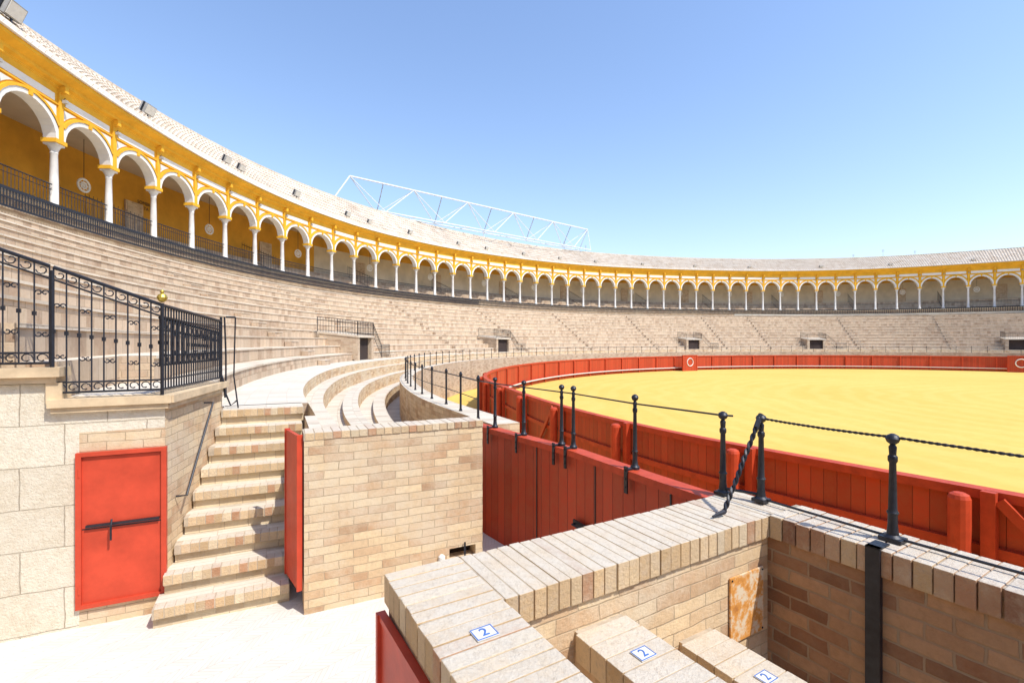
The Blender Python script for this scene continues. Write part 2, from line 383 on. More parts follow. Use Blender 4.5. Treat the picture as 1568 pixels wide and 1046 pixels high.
up.loft([(44.3,.37),(44.3,4.52)]+p3,204.6,222,.5,[2,1]+m3,2)
up.loft([(48.53,6.95),(48.50,6.95),(48.50,7.2)],30,91,1,4)
up.build()
ai=MB('aisle_steps',[M['tread'],M['tier_brick']])
def aisle(t,w=.38):
    for k in range(12):
        r=40.2+.7*k; z=2.24+.38*k
        hw=w/rr(t,r)/D2R
        ai.pbox(t-hw,t+hw,r-.32,r-.031,z-.02,z+.19,1)
        ai.pbox(t-hw*1.01,t+hw*1.01,r-.34,r-.031,z+.191,z+.215,0)
for t in [183,170,155,140.5,126,111.5,97,88.5,73.5,60.5,46,38,30,-10,-40,-70,-100]: aisle(t)
ai.build()

def railing(mb,a,b,h,n,post=.02,bar_=.009,m=0,mid=True):
    a=Vector(a);b=Vector(b)
    mb.tube([a+UP*h,b+UP*h],post*.8,5,m); mb.tube([a+UP*.08,b+UP*.08],bar_*1.2,4,m)
    if mid: mb.tube([a+UP*(h-.15),b+UP*(h-.15)],bar_*1.2,4,m)
    for i in range(n+1):
        p=a.lerp(b,i/n); mb.tube([p,p+UP*h],bar_ if 0<i<n else post,4,m,cap=False)
for t in (175.5,146.5,104.4,81,53,25,-20,-60,-110):
    v=empty('stand_entrance'); 
    w=1.15/42/D2R; wi=.85/42/D2R
    b1=MB('portal_walls',[M['wall_brick'],M['tread'],M['dark'],M['lamp']],v)
    for s in(-1,1):
        b1.pbox(t+wi if s>0 else t-w,t+w if s>0 else t-wi,39.9,42.0,2.2,3.4,0,z0b=3.0,z1b=3.62)
    b1.pbox(t-w*1.03,t+w*1.03,39.85,42.1,3.4,3.5,1,z0b=3.62,z1b=3.72)
    b1.pbox(t-wi,t+wi,40.12,40.16,2.24,3.4,2)  # flat dark panel instead of a recess; doorway shade is in its colour
    b1.build()
    b2=MB('iron_railing',[M['iron']],v)
    railing(b2,P(t-w,39.92,3.5),P(t+w,39.92,3.5),.72,16)
    railing(b2,P(t-w,39.92,3.5),P(t-w,42.1,3.72),.72,14)
    railing(b2,P(t+w,39.92,3.5),P(t+w,42.1,3.72),.72,14)
    railing(b2,P(t-w*2.2,40.0,2.3),P(t-w*1.05,39.95,3.45),.72,9)
    railing(b2,P(t-w*2.2,40.0,2.3),P(t-w*3.2,40.0,2.3),.72,8)
    b2.build()

# ------------------------------------------------------------------ arcade
arc=empty('arcade_gallery')
pl=[];acc=[0]
T0=186.05
n=3600
for k in range(n+1):
    t=T0-360*k/n; pl.append((t,P(t,49.1)))
    if k: acc.append(acc[-1]+(pl[k][1]-pl[k-1][1]).length)
LT=acc[-1]; NB=int(round(LT/2.58)); sp=LT/NB
cols=[];j=0
for i in range(NB):
    s=i*sp
    while acc[j+1]<s: j+=1
    f=(s-acc[j])/(acc[j+1]-acc[j]); cols.append(pl[j][0]+(pl[j+1][0]-pl[j][0])*f)
ZF,ZC,ZT=7.7,10.45,12.5
cm=MB('marble_columns',[M['marble'],M['yellow']],arc,smooth=True,warp=True)
wm=MB('arches',[M['yellow'],M['white']],arc,warp=True)
rl=MB('gallery_railing',[M['iron']],arc)
gd=MB('gallery_fittings',[M['iron'],M['white'],M['lamp']],arc,warp=True)
for i in range(NB):
    t=cols[i]; t2=cols[(i+1)%NB]
    a=P(t,49.1);b=P(t2,49.1); d=(b-a); W=d.length; u=d.normalized(); 
    cen=P((t+ (t2 if t2<t else t2-360))/2,49.1); inn=Vector((CX,CY,0))-cen; inn=(inn-u*inn.dot(u)).normalized()
    cm.lathe(a,[(.21,ZF),(.21,ZF+.1),(.17,ZF+.13),(.19,ZF+.2),(.13,ZF+.28),(.125,ZF+1.2),(.105,ZC-.5),(.12,ZC-.47),(.105,ZC-.43),(.13,ZC-.33),(.2,ZC-.18)],14,0)
    it=-er(t)
    cm.box(a+UP*(ZC-.14),it*.2,et(t)*.2,UP*.04,0)
    cm.box(a+UP*(ZC-.03),it*.25,et(t)*.24,UP*.075,1)
    R=W/2-.2; c=W/2; nA=14
    def Q(x,z,v): return a+u*x+UP*z+inn*v
    F=.17;Bk=-.17
    xs=[0,c-R]+[c-R*math.cos(math.pi*k/nA) for k in range(1,nA)]+[c+R,W]
    zs=[ZC,ZC]+[ZC+R*math.sin(math.pi*k/nA) for k in range(1,nA)]+[ZC,ZC]
    for k in range(len(xs)-1):
        wm.face([Q(xs[k],zs[k],F),Q(xs[k+1],zs[k+1],F),Q(xs[k+1],ZT,F),Q(xs[k],ZT,F)],0)
        wm.face([Q(xs[k],zs[k],Bk),Q(xs[k],ZT,Bk),Q(xs[k+1],ZT,Bk),Q(xs[k+1],zs[k+1],Bk)],0)
    for k in range(nA):
        A0=math.pi*k/nA;A1=math.pi*(k+1)/nA
        def rp(r,A,v): return Q(c-r*math.cos(A),ZC+r*math.sin(A),v)
        wm.face([rp(R,A0,F+.05),rp(R,A1,F+.05),rp(R,A1,Bk-.02),rp(R,A0,Bk-.02)],1)
        wm.face([rp(R,A0,F+.05),rp(R+.17,A0,F+.05),rp(R+.17,A1,F+.05),rp(R,A1,F+.05)],1)
        wm.face([rp(R+.17,A0,F+.05),rp(R+.17,A0,F),rp(R+.17,A1,F),rp(R+.17,A1,F+.05)],1)
        if 2<=k<nA-2:
            wm.face([rp(R+.17,A0,F+.08),rp(R+.27,A0,F+.08),rp(R+.27,A1,F+.08),rp(R+.17,A1,F+.08)],0)
            wm.face([rp(R+.27,A0,F+.08),rp(R+.27,A0,F),rp(R+.27,A1,F),rp(R+.27,A1,F+.08)],0)
    Rp=R+.33; zt=ZC+1.30; xl=.17
    f0=math.acos(min(1,(c-xl)/Rp)); f1=math.asin(min(1,(zt-ZC)/Rp))
    L1=[(c-Rp*math.cos(f0+(f1-f0)*k/5),ZC+Rp*math.sin(f0+(f1-f0)*k/5)) for k in range(6)]+[(xl,zt)]
    wm.face([Q(x,z,F+.02) for x,z in L1],1); wm.face([Q(W-x,z,F+.02) for x,z in L1][::-1],1)
    wm.box(Q(W/2,ZC+1.62,F+.01),u*(W/2-.24),inn*.015,UP*.14,1)
    wm.box(Q(W/2,ZC+1.40,F+.02),u*(W/2),inn*.03,UP*.03,0)
    wm.box(Q(0,ZC+1.0,F+.02),u*.09,inn*.06,UP*1.0,0)
    wm.box(Q(0,ZT-.05,F+.12),u*.08,inn*.14,UP*.12,0)
    wm.box(Q(W/2,ZC+R+.13,F+.04),u*.06,inn*.07,UP*.13,0)
    nb=16
    for z in (ZF+.12,ZF+.9): rl.tube([Q(.18,z,.06),Q(W-.18,z,.06)],.024,4)
    rl.tube([Q(.18,ZF+.72,.06),Q(W-.18,ZF+.72,.06)],.012,4,cap=False)
    for k in range(nb): 
        x=.2+(W-.4)*(k+.5)/nb; rl.tube([Q(x,ZF+.02,.06),Q(x,ZF+.9,.06)],.012,4,cap=False)
    gd.box(Q(0,ZC+1.55,F+.2),u*.05,inn*.07,UP*.06,2)
    gd.tube([Q(0,ZC+1.55,F+.05),Q(0,ZC+1.7,F+.2)],.015,4,0)
    if i%3==1:
        cc=Q(W*.5,ZC-.35,-2.0)
        pts=[cc+u*math.cos(q)*.3+UP*math.sin(q)*.3 for q in [2*math.pi*k/16 for k in range(16)]]
        gd.tube(pts,.05,5,1,closed=True)
        pts=[cc+u*math.cos(q)*.14+UP*math.sin(q)*.14 for q in [2*math.pi*k/12 for k in range(12)]]
        gd.tube(pts,.035,5,1,closed=True)
        for q in range(4):
            dd=(u*math.cos(q*math.pi/4)+UP*math.sin(q*math.pi/4))*.3; gd.tube([cc-dd,cc+dd],.018,4,1)
        gd.tube([cc+UP*.3,cc+UP*2.2],.015,4,0)
    if i%4==2:
        for k in range(16):
            r=49.4+2.8*k/15; z=ZF+1.25*k/15
            gd.tube([P(t,r,z),P(t,r,z+1.25)],.012,4,0,cap=False)
        for h in(.15,1.1): gd.tube([P(t,49.4,ZF+h),P(t,52.2,ZF+1.25+h)],.02,4,0)
cm.build();wm.build();rl.build();gd.build()
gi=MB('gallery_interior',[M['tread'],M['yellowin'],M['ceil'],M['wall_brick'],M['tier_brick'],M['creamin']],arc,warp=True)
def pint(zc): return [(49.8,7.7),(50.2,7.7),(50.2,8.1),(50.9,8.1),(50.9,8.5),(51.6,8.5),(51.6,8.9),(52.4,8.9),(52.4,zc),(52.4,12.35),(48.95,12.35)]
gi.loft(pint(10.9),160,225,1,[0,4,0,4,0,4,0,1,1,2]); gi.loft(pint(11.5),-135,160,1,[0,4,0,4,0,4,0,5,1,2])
gi.loft([(52.75,0),(52.75,15.2)],0,360,1,[3])
t=222
while t>-130:
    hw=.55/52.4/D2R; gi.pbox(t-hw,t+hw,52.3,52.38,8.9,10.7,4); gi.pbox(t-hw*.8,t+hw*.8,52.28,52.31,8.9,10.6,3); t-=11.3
gi.build()
co=MB('cornice',[M['yellow'],M['white']],arc,warp=True)
co.loft([(48.93,12.45),(48.86,12.5),(48.86,12.56),(48.72,12.62),(48.72,12.76),(48.52,12.86),(48.44,12.9),(48.44,13.04),(49.0,13.04)],0,360,1,[0]*8); co.build()
le=MB('ledge_ironwork',[M['iron'],M['lamp']],arc)
for a0,a1 in((7.15,7.22),(7.66,7.76),(7.42,7.47)): le.loft([(48.36,a0),(48.36,a1),(48.39,a1)],0,360,1,0)
t=222
while t>-130:
    p=P(t,48.37,7.18); q=P(t,48.37,7.72); s_=et(t)*.028
    le.face([p-s_,p+s_,q+s_,q-s_]); t-=.13 if t>140 else .25
t=215
while t>100:
    z0=6.50
    pts=[P(t+.15*math.cos(q),48.20-.05*math.sin(q),z0+.16*math.sin(q)) for q in [math.pi*(1.35*k/6) for k in range(7)]]
    le.tube(pts,.026,4,0 if t>150 else 1,cap=False)
    t-=.46 if t>150 else .6
le.loft([(48.54,6.40),(48.16,6.40),(48.16,6.45),(48.54,6.45)],0,360,1,1)
le.build()
ro=MB('tiled_roof',[M['roof'],M['tilewhite'],M['white']],arc,warp=True)
nt=1180;prev=None
rads_=[(48.33,13.07)]
rowsR=8
for k in range(rowsR):
    f1=(k+1)/rowsR
    rads_.append((48.33+4.27*f1,13.07+2.93*f1))
    if k<rowsR-1: rads_.append((48.33+4.27*f1-.02,13.07+2.93*f1+.05))
rads_.append((54.2,15.2))
def roofcol(t,h): return [P(t,r,z+h) for r,z in rads_]
for k in range(nt):
    for q in range(5):
        x=(k+q/5)/nt*360; h=.13*abs(math.sin(math.pi*q/5))
        cur=(x,roofcol(x,h),h)
        if prev:
            for i in range(len(rads_)-1):
                ua=prev[0]*D2R*50;ub=cur[0]*D2R*50
                ro.face([prev[1][i],prev[1][i+1],cur[1][i+1],cur[1][i]],0,[(ua,i*.4),(ua,i*.4+.4),(ub,i*.4+.4),(ub,i*.4)])
            b0=Vector(prev[1][0]);b1=Vector(cur[1][0]); g0=Vector((b0.x,b0.y,13.04));g1=Vector((b1.x,b1.y,13.04))
            ro.face([g0,b0,b1,g1],2)
        prev=cur
ro.loft([(48.33,13.05),(49.0,13.05)],0,360,1,2)
ro.loft([(52.45,16.0),(52.45,16.14),(52.75,16.14),(52.75,16.0)],0,360,1,0)
ro.build()

def floodlight(t,r,z,s=1,pole=0):
    e=MB('floodlight',[M['lamp'],M['iron'],M['tilewhite']],warp=True)
    c=P(t,r,z); i_=-er(t); dn=(i_-UP*.5).normalized(); sd=et(t); u2=dn.cross(sd).normalized()
    if pole: e.tube([c-UP*.2,c+UP*pole],.03,6,1); c=c+UP*pole
    e.tube([c,c+UP*.35*s],.03*s,6,1); e.box(c+UP*.5*s,dn*.14*s,sd*.28*s,u2*.2*s,0); e.box(c+UP*.5*s+dn*.145*s,dn*.01,sd*.25*s,u2*.17*s,2)
    e.box(c+UP*.5*s+sd*.31*s,dn*.03,sd*.02,u2*.2*s,1); e.box(c+UP*.5*s-sd*.31*s,dn*.03,sd*.02,u2*.2*s,1)
    e.build()
floodlight(188.5,48.75,13.3,1.1)
for t,s in((180.6,1.),(174,.85),(172.6,.8),(166.5,.9),(160,.8),(157,.7),(151,.8),(143,.7),(138,.7),(131,.7),(124,.7),(117,.7),(108,.7),(98,.7),(88,.7),(76,.8),(66,.7),(56,.7)):
    floodlight(t,49.0,13.5,s)

# ------------------------------------------------------------------ steel truss over roof
tr=MB('steel_canopy_truss',[M['steel']])
A=Vector((-15.7,46.8,19.2));B=Vector((10.8,69.2,19.2))
dirv=(B-A).normalized(); out=Vector((-dirv.y,dirv.x,0))
n=10; top=[A.lerp(B,i/n) for i in range(n+1)]
bot=[p-UP*2.7+out*1.6 for p in top]; bot2=[p-UP*3.0-out*.6 for p in top]
tr.tube([top[0],top[-1]],.085,6); tr.tube([bot[0]-dirv*1.5,bot[-1]],.07,6); tr.tube([bot2[0],bot2[-1]],.06,6)
tr.tube([top[0],bot[0]-dirv*1.5],.06,5); tr.tube([top[0],bot2[0]-dirv*2],.06,5)
for i in range(n):
    tr.tube([top[i],bot[i+1] if i%2==0 else bot[i]],.05,5)
    tr.tube([bot[i],top[i+1]] if i%2 else [bot[i+1],top[i+1]],.05,5)
    if i%2==0: tr.tube([top[i],bot2[i+1]],.045,5); tr.tube([bot2[i+1],top[min(n,i+2)]],.045,5)
    tr.tube([bot[i],bot2[i]],.04,5)
for i in (0,5,10): tr.tube([bot[i],Vector((bot[i].x,bot[i].y,12))],.06,5)
tr.tube([top[-1],bot[-1]],.05,5); tr.tube([top[-1],bot2[-1]],.05,5); tr.build()
for t,h in((116,1.2),(70,.8),(66,1.3),(62,.9),(120,1.4)):
    e=MB('roof_antenna',[M['lamp']]); c=P(t,52.6,15.6); e.tube([c,c+UP*h],.02,5); 
    for k in range(3): e.tube([c+UP*(h-.1-.12*k)-et(t)*.2,c+UP*(h-.1-.12*k)+et(t)*.2],.012,4)
    e.build()

# ------------------------------------------------------------------ FOREGROUND
def bcol():
    x=random.random()
    if x<.10: c=(.50,.27,.15)
    elif x<.45: c=(.60,.42,.23)
    elif x<.85: c=(.67,.50,.30)
    else: c=(.70,.57,.38)
    k=random.uniform(.82,1.08); return tuple(min(1,v*k) for v in c)
def dcol():
    x=random.random()
    c=(.40,.22,.13) if x<.4 else (.50,.33,.21) if x<.8 else (.28,.14,.09)
    k=random.uniform(.85,1.1); return tuple(v*k for v in c)
def cop(mb,c,ax,ay,zt,h,cf):
    mb.c=cf(); j=random.uniform(-.002,.002)
    a=random.uniform(-.014,.014); R_=Matrix.Rotation(a,3,'Z')
    mb.box(c+UP*(zt-h/2+j)+ax.normalized()*random.uniform(-.003,.003),R_@ax,R_@ay,UP*(h/2),0)

w1=empty('entrance_side_wall')
b=MB('brick_body',[M['brick'],M['mortar']],w1)
b.pbox(210.0,210.72,36.0,38.87,.3,1.80,0); b.pbox(209.98,210.745,35.96,38.86,1.80,1.951,1)
b.build()
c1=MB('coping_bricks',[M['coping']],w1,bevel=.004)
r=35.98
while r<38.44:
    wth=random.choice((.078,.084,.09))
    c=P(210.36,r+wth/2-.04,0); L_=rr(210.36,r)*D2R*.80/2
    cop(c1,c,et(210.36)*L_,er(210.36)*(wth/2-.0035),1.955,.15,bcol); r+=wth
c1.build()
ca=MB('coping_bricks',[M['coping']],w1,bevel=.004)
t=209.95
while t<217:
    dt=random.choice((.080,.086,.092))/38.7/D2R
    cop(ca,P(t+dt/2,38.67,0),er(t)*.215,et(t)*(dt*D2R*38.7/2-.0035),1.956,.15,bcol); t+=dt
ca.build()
rw=empty('ringside_rail_wall')
cb_=MB('coping_bricks',[M['coping']],rw,bevel=.005)
t=210.76; dt=.092/36.1/D2R
while t<219:
    cop(cb_,P(t+dt/2,36.065,0),er(t)*.205,et(t)*.0425,1.962,.16,dcol if random.random()<.8 else bcol); t+=dt
cb_.build()
def ray(px,z,rf):
    k=(px-784)/740
    best=None
    for i in range(4000):
        t=190+ i*.006
        p=P(t,rf(t) if callable(rf) else rf,z)
        e_=abs(p.x/p.y-k)
        if best is None or e_<best[0]: best=(e_,p,t)
    return best[1],best[2]
_,ts=ray(1338,1.9,36.27)
b=MB('iron_strip',[M['iron']],rw); b.pbox(ts-.06,ts+.06,36.25,36.29,.9,1.975,0); b.pbox(ts-.06,ts+.06,36.15,36.29,1.966,1.975,0)
b.build()
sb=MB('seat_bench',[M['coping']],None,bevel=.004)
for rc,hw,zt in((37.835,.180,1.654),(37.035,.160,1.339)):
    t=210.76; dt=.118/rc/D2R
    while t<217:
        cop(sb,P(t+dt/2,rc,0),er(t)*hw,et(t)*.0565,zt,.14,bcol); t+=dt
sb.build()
e=MB('rusty_plaque',[M['rust'],M['iron']])
tt=210.72
def onface(px,py):
    k=(px-784)/740
    d=er(tt)
    s=(k*CY-CX)/(d.x-k*d.y); p=Vector((CX+s*d.x,CY+s*d.y,0)); return s,3.2-(py-523)*p.y/740
s0,za=onface(1115,885); s1,zb=onface(1165,960)
sm=(s0+s1)/2
e.box(Vector((CX,CY,0))+er(tt)*sm+et(tt)*.012+UP*((za+zb)/2),er(tt)*abs(s1-s0)/2,et(tt)*.006,UP*abs(za-zb)/2,0)
for a_ in(-1,1):
    for b_ in(-1,1):
        e.box(Vector((CX,CY,0))+er(tt)*(sm+a_*(abs(s1-s0)/2-.015))+et(tt)*.02+UP*((za+zb)/2+b_*(abs(za-zb)/2-.015)),er(tt)*.005,et(tt)*.004,UP*.005,1)
e.build()
def plate(t,r,z):
    o=empty('seat_number_plate'); c=P(t,r,z); X=-er(t); Y=-et(t)
    e=MB('enamel_tile',[M['tilewhite'],M['blue']],o)
    e.box(c+UP*.002,X*.052,Y*.042,UP*.002,0)
    for s in(-1,1):
        e.box(c+UP*.0045+X*s*.048,X*.0022,Y*.040,UP*.001,1); e.box(c+UP*.0045+Y*s*.038,X*.046,Y*.0022,UP*.001,1)
    e.build()
    cu=bpy.data.curves.new('digit','FONT'); cu.body='2'; cu.size=.074; cu.align_x='CENTER'; cu.align_y='CENTER'; cu.extrude=.0006; cu.offset=.0008
    cu.materials.append(M['blue'])
    q=bpy.data.objects.new('digit',cu); sc.collection.objects.link(q); q.parent=o
    mt=Matrix((X,Y,X.cross(Y))).transposed().to_4x4(); mt.translation=c+UP*.005; q.matrix_world=mt
plate(211.05,38.66,1.9585); plate(211.22,37.83,1.6565); plate(211.45,37.035,1.3415)

e=MB('red_metal_gate',[M['reddoor'],M['iron']])
e.pbox(210.0,213.5,38.895,38.915,.42,1.74,0); e.pbox(209.97,210.02,38.885,38.935,.4,1.77,0); e.pbox(210.02,213.5,38.885,38.925,1.74,1.77,0)
e.build()

rfn=lambda t: 36.2+max(0,(207-t))*.1
f=empty('red_plank_fence')
e=MB('planks',[M['red'],M['redflat'],M['iron']],f)
dro=lambda t: rfn(t)-36.2
e.loft([(36.2,0),(36.2,1.92),(36.26,1.92),(36.26,0)],203.5,209.95,.5,[0,1,0],dr=dro)
e.loft([(36.14,1.86),(36.14,1.95),(36.31,1.95),(36.31,1.88),(36.14,1.86)],203.5,210.0,.5,1,dr=dro)
for t in (205.9,207.6,209.3): e.pbox(t,t+.03,rfn(t)+.062,rfn(t)+.066,.05,1.86,2)
e.build()
e=MB('gate_handle',[M['iron']],f)
c=P(207.3,36.31,1.15); e.tube([c-et(207)*.1,c-et(207)*.1+er(207)*.05,c+er(207)*.05+et(207)*.1,c+et(207)*.1],.012,6); e.box(c,er(207)*.01,et(207)*.14,UP*.04,0)
e.build()

ir=empty('ringside_iron_railing')
pm=MB('posts',[M['iron']],ir,smooth=True)
HP=.70
def post(c,h,strap=False,t=205,big=1.0):
    s=big
    pm.lathe(c,[(.045*s,0),(.045*s,.025),(.03*s,.04),(.024*s,.1),(.024*s,.16),(.03*s,.175),(.022*s,.19),(.017*s,h-.17),(.024*s,h-.155),(.024*s,h-.13),(.017*s,h-.12),(.02*s,h-.07),(.012*s,h-.055),(.028*s,h-.04),(.036*s,h-.018),(.028*s,h),(.01*s,h+.012)],14)
    if strap:
        pm.box(c+er(t)*.115-UP*.09,er(t)*.008,et(t)*.022,UP*.13,0)
        pm.box(c+er(t)*.06+UP*.012,er(t)*.06,et(t)*.022,UP*.008,0)
        for q in(0,-.08,-.16): pm.box(c+er(t)*.125+UP*q,er(t)*.005,et(t)*.008,UP*.008,0)
fence=[]
for px in (972,878,860,802,758):
    p,t=ray(px,1.95,rfn); post(p,HP+.02,True,t); fence.append((p,t))
pA,tA=ray(1107,1.96,36.14); post(pA,HP-.04,False,tA,1.1)
pB,tB=ray(1165,1.967,36.05); post(pB,HP-.04,False,tB,1.1)
pC,tC=ray(1367,1.967,36.05); post(pC,HP-.05,False,tC,1.1)
pD=P(215.2,36.05,1.967); post(pD,HP-.05,False,215,1.1)
pm.build()
rm=MB('rails',[M['iron']],ir,smooth=True)
def cable(a,b,rad=.010,sag=.0,twist=True):
    for ph in (0,math.pi):
        pts=[]
        d=(b-a).normalized(); x=d.cross(UP).normalized(); y=x.cross(d)
        nn=max(8,int((b-a).length/.012))
        for i in range(nn+1):
            s=i/nn; q=s*(b-a).length/(rad*7)*2*math.pi+ph
            off=(x*math.cos(q)+y*math.sin(q))*rad*.5
            pts.append(a.lerp(b,s)+off-UP*sag*4*s*(1-s))
        rm.tube(pts,rad*.6,5)
hz=UP*(HP-.06)
seq=[pA]+[p for p,_ in fence]
for i in range(len(seq)-1): rm.tube([seq[i]+hz,seq[i+1]+hz],.008,8)
rm.tube([pA+hz,pA+hz+Vector((.07,-.03,0))],.008,8)
cable(pB+hz,pC+hz,.0095,.008); cable(pC+hz,pD+hz,.0095,.01)
stay_a=pB+hz+UP*.03; sfoot=P(210.5,36.55,1.985)
cable(stay_a,sfoot,.018,0)
rm.tube([stay_a,stay_a+(sfoot-stay_a).normalized()*.12],.02,8)
rm.tube([sfoot,sfoot+er(210)*.12-UP*.012],[.02,.008],6)
rm.tube([pA+UP*.05,pB+UP*.05],.012,6); rm.tube([pB+UP*.02+et(211)*.02,pC+UP*.02],.009,6)
rm.tube([pC+UP*.02,pD+UP*.02],.009,6)
rm.box(pC+UP*.012,er(211)*.05,et(211)*.06,UP*.012,0); rm.box(pB+UP*.012,er(211)*.05,et(211)*.05,UP*.012,0); rm.box(pA+UP*.012,er(211)*.05,et(211)*.05,UP*.012,0)
rm.build()
pr=MB('ring_posts',[M['iron']],ir)
t=203.0; prevp=None
while t>-137:
    p=P(t,36.2+.2*max(0,min(1,(t-200)/3)),1.95); pr.lathe(p,[(.035,0),(.02,.05),(.018,.6),(.032,.66),(.012,.71)],6)
    if prevp is not None: pr.tube([prevp+UP*.62,p+UP*.62],.012,5,cap=False); pr.tube([prevp+UP*.32,p+UP*.32],.008,4,cap=False)
    else: pr.tube([p+UP*.62,fence[-1][0]+hz],.010,6)
    prevp=p; t-=(1.6 if t>185 else 2.0)
pr.build()

# centre brick wall
cw=empty('brick_entrance_wall')
b=MB('brick_body',[M['brick'],M['dark'],M['mortar']],cw)
def cbx(r0,r1,z0,z1,m=0): b.pbox(205.35,205.8,r0,r1,z0,z1,m)
cbx(37.08,37.17,.3,2.17);cbx(37.17,37.5,.3,.62);cbx(37.17,37.5,.76,2.17);cbx(37.5,39.07,.3,2.17)
b.pbox(205.36,205.5,37.17,37.5,.62,.76,1); b.pbox(205.345,205.805,37.075,39.075,2.17,2.243,2)
b.build()
cc=MB('coping_bricks',[M['coping']],cw,bevel=.003)
r=37.08+.045
while r<39.06:
    cop(cc,P(205.58,r,0),et(205.58)*.158,er(205.58)*.042,2.248,.075,bcol); r+=.09
cc.build()
e=MB('wall_fittings',[M['iron'],M['white']],cw)
e.lathe(P(205.83,37.6,.62),[(.04,0),(.04,.08),(.02,.1)],10,1)
e.tube([P(205.85,37.32,.55),P(205.85,37.32,.82)],.012,5,0)
e.build()

# staircase
st=empty('brick_staircase')
b=MB('steps',[M['step'],M['steptop'],M['mortar']],st)
nb_=MB('step_nosing',[M['coping']],st,bevel=.004)
ns=9; rise=(2.24-.37)/ns
for k in range(ns):
    ta=205.25-(205.25-201.95)*k/ns
    f_=k/(ns-1)
    ro_=40.42-.40*f_; ri=39.2-.24*f_
    z=.37+rise*(k+1)
    b.pbox(201.6,ta,ri,ro_,z-rise,z-.10,0)
    b.pbox(201.6 if k==ns-1 else ta-.45,ta+.075,ri,ro_,z-.10,z-.003,2)
    b.pbox(201.6 if k==ns-1 else ta-.45,ta-.115,ri,ro_-.001,z-.05,z,1)
    r=ri+.045
    while r<ro_-.03:
        cop(nb_,P(ta-.02,r,0),er(ta)*.0405,et(ta)*.068,z+.001,.10,bcol); r+=.086
b.build(); nb_.build()

# left stand wall with red door
lw=empty('stone_stand_wall')
b=MB('masonry',[M['stone'],M['brick'],M['cream']],lw)
b.pbox(204.5,204.78,41.08,41.26,.3,2.52,0); b.pbox(204.5,204.78,41.26,47.0,.3,2.82,0)
rd0,rd1=40.38,41.08
b.pbox(204.5,204.78,rd0,rd1,2.09,2.3,1); b.pbox(204.5,204.78,rd0,rd1,2.3,2.52,0)
b.pbox(204.5,204.78,rd0,rd1,.3,.56,1)
b.pbox(204.5,204.62,rd0,rd1,.56,2.09,1)
def side(z0,z1,o0,o1,m,ext=.0):
    n=5
    for k in range(n):
        ta=204.76+ext-(2.5+ext)*k/n; tb=204.76+ext-(2.5+ext)*(k+1)/n
        ra=40.38-.36*k/n; rb=40.38-.36*(k+1)/n
        a0,a1=P(ta,ra-o0,z0),P(tb,rb-o0,z0); c0,c1_=P(ta,ra+o1,z0),P(tb,rb+o1,z0)
        h=UP*(z1-z0)
        b.face([a0,a1,a1+h,a0+h],m); b.face([a0+h,a1+h,c1_+h,c0+h],m); b.face([a0,c0,c1_,a1],m); b.face([c0,c0+h,c1_+h,c1_],m)
        if k==0: b.face([a0,a0+h,c0+h,c0],m)
        if k==n-1: b.face([a1,c1_,c1_+h,a1+h],m)
side(.3,2.52,.003,.25,1)
side(2.50,2.56,.05,.25,2,.06); side(2.56,2.64,.09,.25,2,.10)
b.pbox(204.5,204.86,40.34,41.28,2.505,2.56,2); b.pbox(204.5,204.90,40.31,41.30,2.56,2.64,2)
b.pbox(204.5,204.86,41.24,47,2.80,2.86,2); b.pbox(204.5,204.92,41.2,47,2.86,2.95,2); b.pbox(204.5,204.84,41.2,41.32,2.6,2.8,2)
b.build()
dr=empty('red_door')
e=MB('door_leaf',[M['reddoor'],M['iron']],dr)
e.pbox(204.62,204.80,rd0+.02,rd1-.02,.60,1.33,0); e.pbox(204.62,204.795,rd0+.02,rd1-.02,1.33,1.345,1); e.pbox(204.62,204.80,rd0+.02,rd1-.02,1.345,2.05,0)
e.build()
e=MB('door_frame_and_bar',[M['reddoor'],M['iron']],dr)
for r0,r1,z0,z1 in((rd0-.02,rd0+.025,.56,2.1),(rd1-.025,rd1+.02,.56,2.1),(rd0+.025,rd1-.025,2.06,2.1),(rd0+.025,rd1-.025,.56,.60)):
    e.pbox(204.75,204.84,r0,r1,z0,z1,0)
e.pbox(204.80,204.85,rd0+.04,rd1-.06,1.36,1.38,1)
e.tube([P(204.86,rd0+.43,1.42),P(204.9,rd0+.43,1.37),P(204.9,rd0+.43,1.22)],.009,6,1)
for z in(.75,1.9): e.lathe(P(204.83,rd1-.01,z),[(.014,-.04),(.014,.04)],8,0)
e.build()
e=MB('stair_handrail',[M['iron']])
h0=P(203.35,40.05,2.43);h1=P(204.45,40.22,1.5)
e.tube([h0+er(204)*.1,h0,h1,h1+er(204)*.1],.012,8); e.build()
e=MB('stair_top_rail',[M['iron']])
c=P(202.1,39.98,2.1)
e.tube([c+UP*1.45+Vector((-.02,0,0)),c+UP*.9,c+UP*.35,c+UP*.18-er(202)*.06,c+UP*.25-er(202)*.14],.012,8)
e.tube([c-er(202)*.12+UP*1.45,c-er(202)*.10+UP*.6,c-er(202)*.16+UP*.1],.010,8); e.tube([c+UP*1.45,c-er(202)*.12+UP*1.45],.012,6)
e.build()
e=MB('open_red_door_leaf',[M['reddoor'],M['iron']])
a=Vector((-2.205,5.02,0));bq=Vector((-2.52,5.42,0)); d=(bq-a)/2; nn=d.cross(UP).normalized()
e.box((a+bq)/2+UP*1.42,d,nn*.018,UP*.8,0); e.box((a+bq)/2+UP*1.5+nn*.03,d*.9,nn*.012,UP*.015,1)
for s in(-1,1): e.box((a+bq)/2+d*s*.97+UP*1.42,d*.04,nn*.028,UP*.81,0)
e.build()

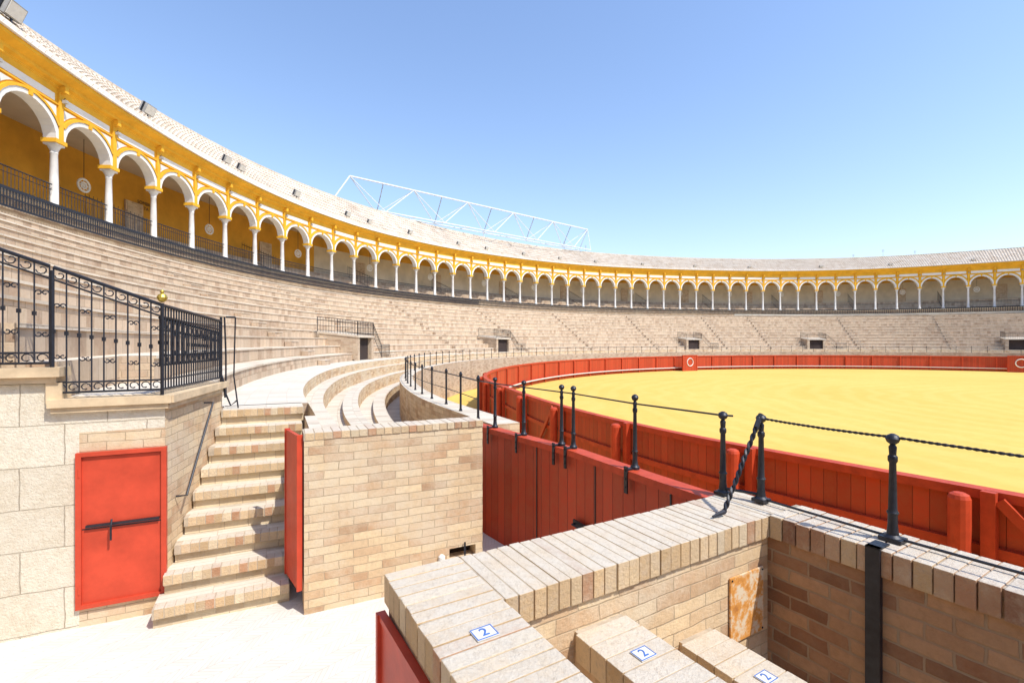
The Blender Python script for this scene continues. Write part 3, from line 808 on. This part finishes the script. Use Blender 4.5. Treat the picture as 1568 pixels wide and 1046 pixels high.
orn=empty('ornate_iron_railing')
e=MB('ironwork',[M['iron'],M['brass']],orn)
def curl(c,u,r,up_=1,side=1):
    pts=[]
    for k in range(9):
        q=k/8*math.pi*1.7; rr_=r*(1-.45*k/8)
        pts.append(c+u*side*rr_*math.cos(q)+UP*up_*rr_*math.sin(q))
    e.tube(pts,.007,4,0,cap=False)
def orn_rail(a,b,zb,zta,ztb,n,curls=True,thick=.009):
    u=(b-a).normalized()
    A0=a+UP*zb;B0=b+UP*zb;A1=a+UP*zta;B1=b+UP*ztb
    e.tube([A1,B1],.018,6); e.tube([A1-UP*.12,B1-UP*.12],.010,5); e.tube([A0+UP*.02,B0+UP*.02],.012,5); e.tube([A0+UP*.12,B0+UP*.12],.010,5)
    for i in range(n+1):
        f_=i/n; p=a.lerp(b,f_); zt=zta+(ztb-zta)*f_
        e.tube([p+UP*(zb+.02),p+UP*(zt-.0)],thick,4,0,cap=False)
        hgt=zt-zb
        if curls and i<n:
            w=(b-a).length/n; q=p+u*w/2
            curl(q+UP*(zb+.07),u,w*.42,1,1); curl(q+UP*(zt-.06-(zta-ztb)/n/2),u,w*.40,-1,-1)
            if i%2==0:
                for s in(-1,1):
                    curl(q+u*s*w*.22+UP*(zb+hgt*.70),u,w*.24,1,s); curl(q+u*s*w*.22+UP*(zb+hgt*.30),u,w*.24,-1,s)
            e.box(p+UP*(zb+hgt*.5),u*.014,u.cross(UP)*.014,UP*.02,0)
e_top=lambda r:3.58+(r-40.38)*.38
orn_rail(P(204.8,43.2),P(204.8,41.30),2.97,e_top(43.2),e_top(41.3),17)
orn_rail(P(204.8,41.27),P(204.8,40.40),2.68,e_top(41.27),3.58,9)
orn_rail(P(204.78,40.40),P(202.45,40.02),2.68,3.58,3.48,26,False,.010)
orn_rail(P(204.72,40.43),P(202.45,40.05),2.93,3.45,3.32,12,True)
for p,h in((P(204.8,40.40),.96),(P(204.8,41.28),1.25),(P(202.42,40.02),.90)):
    e.tube([p+UP*2.64,p+UP*(2.64+h)],.018,6)
p=P(204.8,40.40,3.64); e.lathe(p,[(.012,-.03),(.035,-.015),(.05,.02),(.035,.05),(.012,.062),(.022,.08),(.008,.10)],12,1)
pe=P(202.42,40.02,0); e.tube([pe+UP*2.75,pe+UP*2.6-er(202)*.04,pe+UP*2.42-er(202)*.05],.015,6)
e.build()
for t,s in((191.2,'SOMBRA\nALTA  1'),(176,'SOMBRA\nALTA 3'),):
    cu=bpy.data.curves.new('gallery_lettering','FONT'); cu.body=s; cu.size=.26; cu.align_x='CENTER'; cu.extrude=.002; cu.materials.append(M['iron'])
    q=bpy.data.objects.new('gallery_lettering',cu); sc.collection.objects.link(q)
    X=-et(t); Z=-er(t); mt=Matrix((X,UP,Z)).transposed().to_4x4(); mt.translation=P(t,52.34,10.4); q.matrix_world=mt

# ------------------------------------------------------------------ light & sky
EL=54; AZ=math.atan2(.80,-.60)
sd=Vector((math.sin(AZ)*math.cos(EL*D2R),math.cos(AZ)*math.cos(EL*D2R),math.sin(EL*D2R)))
ld=bpy.data.lights.new('sun','SUN'); ld.energy=5; ld.angle=math.radians(.5); ld.color=(1,.955,.88)
lo=bpy.data.objects.new('sun',ld); sc.collection.objects.link(lo); lo.rotation_euler=sd.to_track_quat('Z','Y').to_euler()
w=bpy.data.worlds.new('World'); sc.world=w; w.use_nodes=True
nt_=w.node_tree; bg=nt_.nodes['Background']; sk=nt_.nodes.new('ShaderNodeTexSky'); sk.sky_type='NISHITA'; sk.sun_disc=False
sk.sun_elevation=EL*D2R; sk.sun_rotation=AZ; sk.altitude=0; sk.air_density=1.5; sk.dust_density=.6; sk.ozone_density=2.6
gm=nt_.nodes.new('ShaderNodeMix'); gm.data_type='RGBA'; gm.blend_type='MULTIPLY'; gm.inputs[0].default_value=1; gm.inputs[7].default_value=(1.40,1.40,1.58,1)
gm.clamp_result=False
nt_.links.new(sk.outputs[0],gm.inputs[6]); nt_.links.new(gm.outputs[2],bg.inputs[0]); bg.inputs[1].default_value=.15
sc.view_settings.view_transform='Standard'; sc.view_settings.look='None'; sc.view_settings.exposure=0
cd=bpy.data.cameras.new('camera'); cd.sensor_width=36; cd.lens=17.0; cd.clip_start=.05; cd.clip_end=5000
co_=bpy.data.objects.new('camera',cd); sc.collection.objects.link(co_); co_.location=(0,0,CZ); co_.rotation_euler=(math.pi/2,0,0); sc.camera=co_
print('bays',NB,sp)
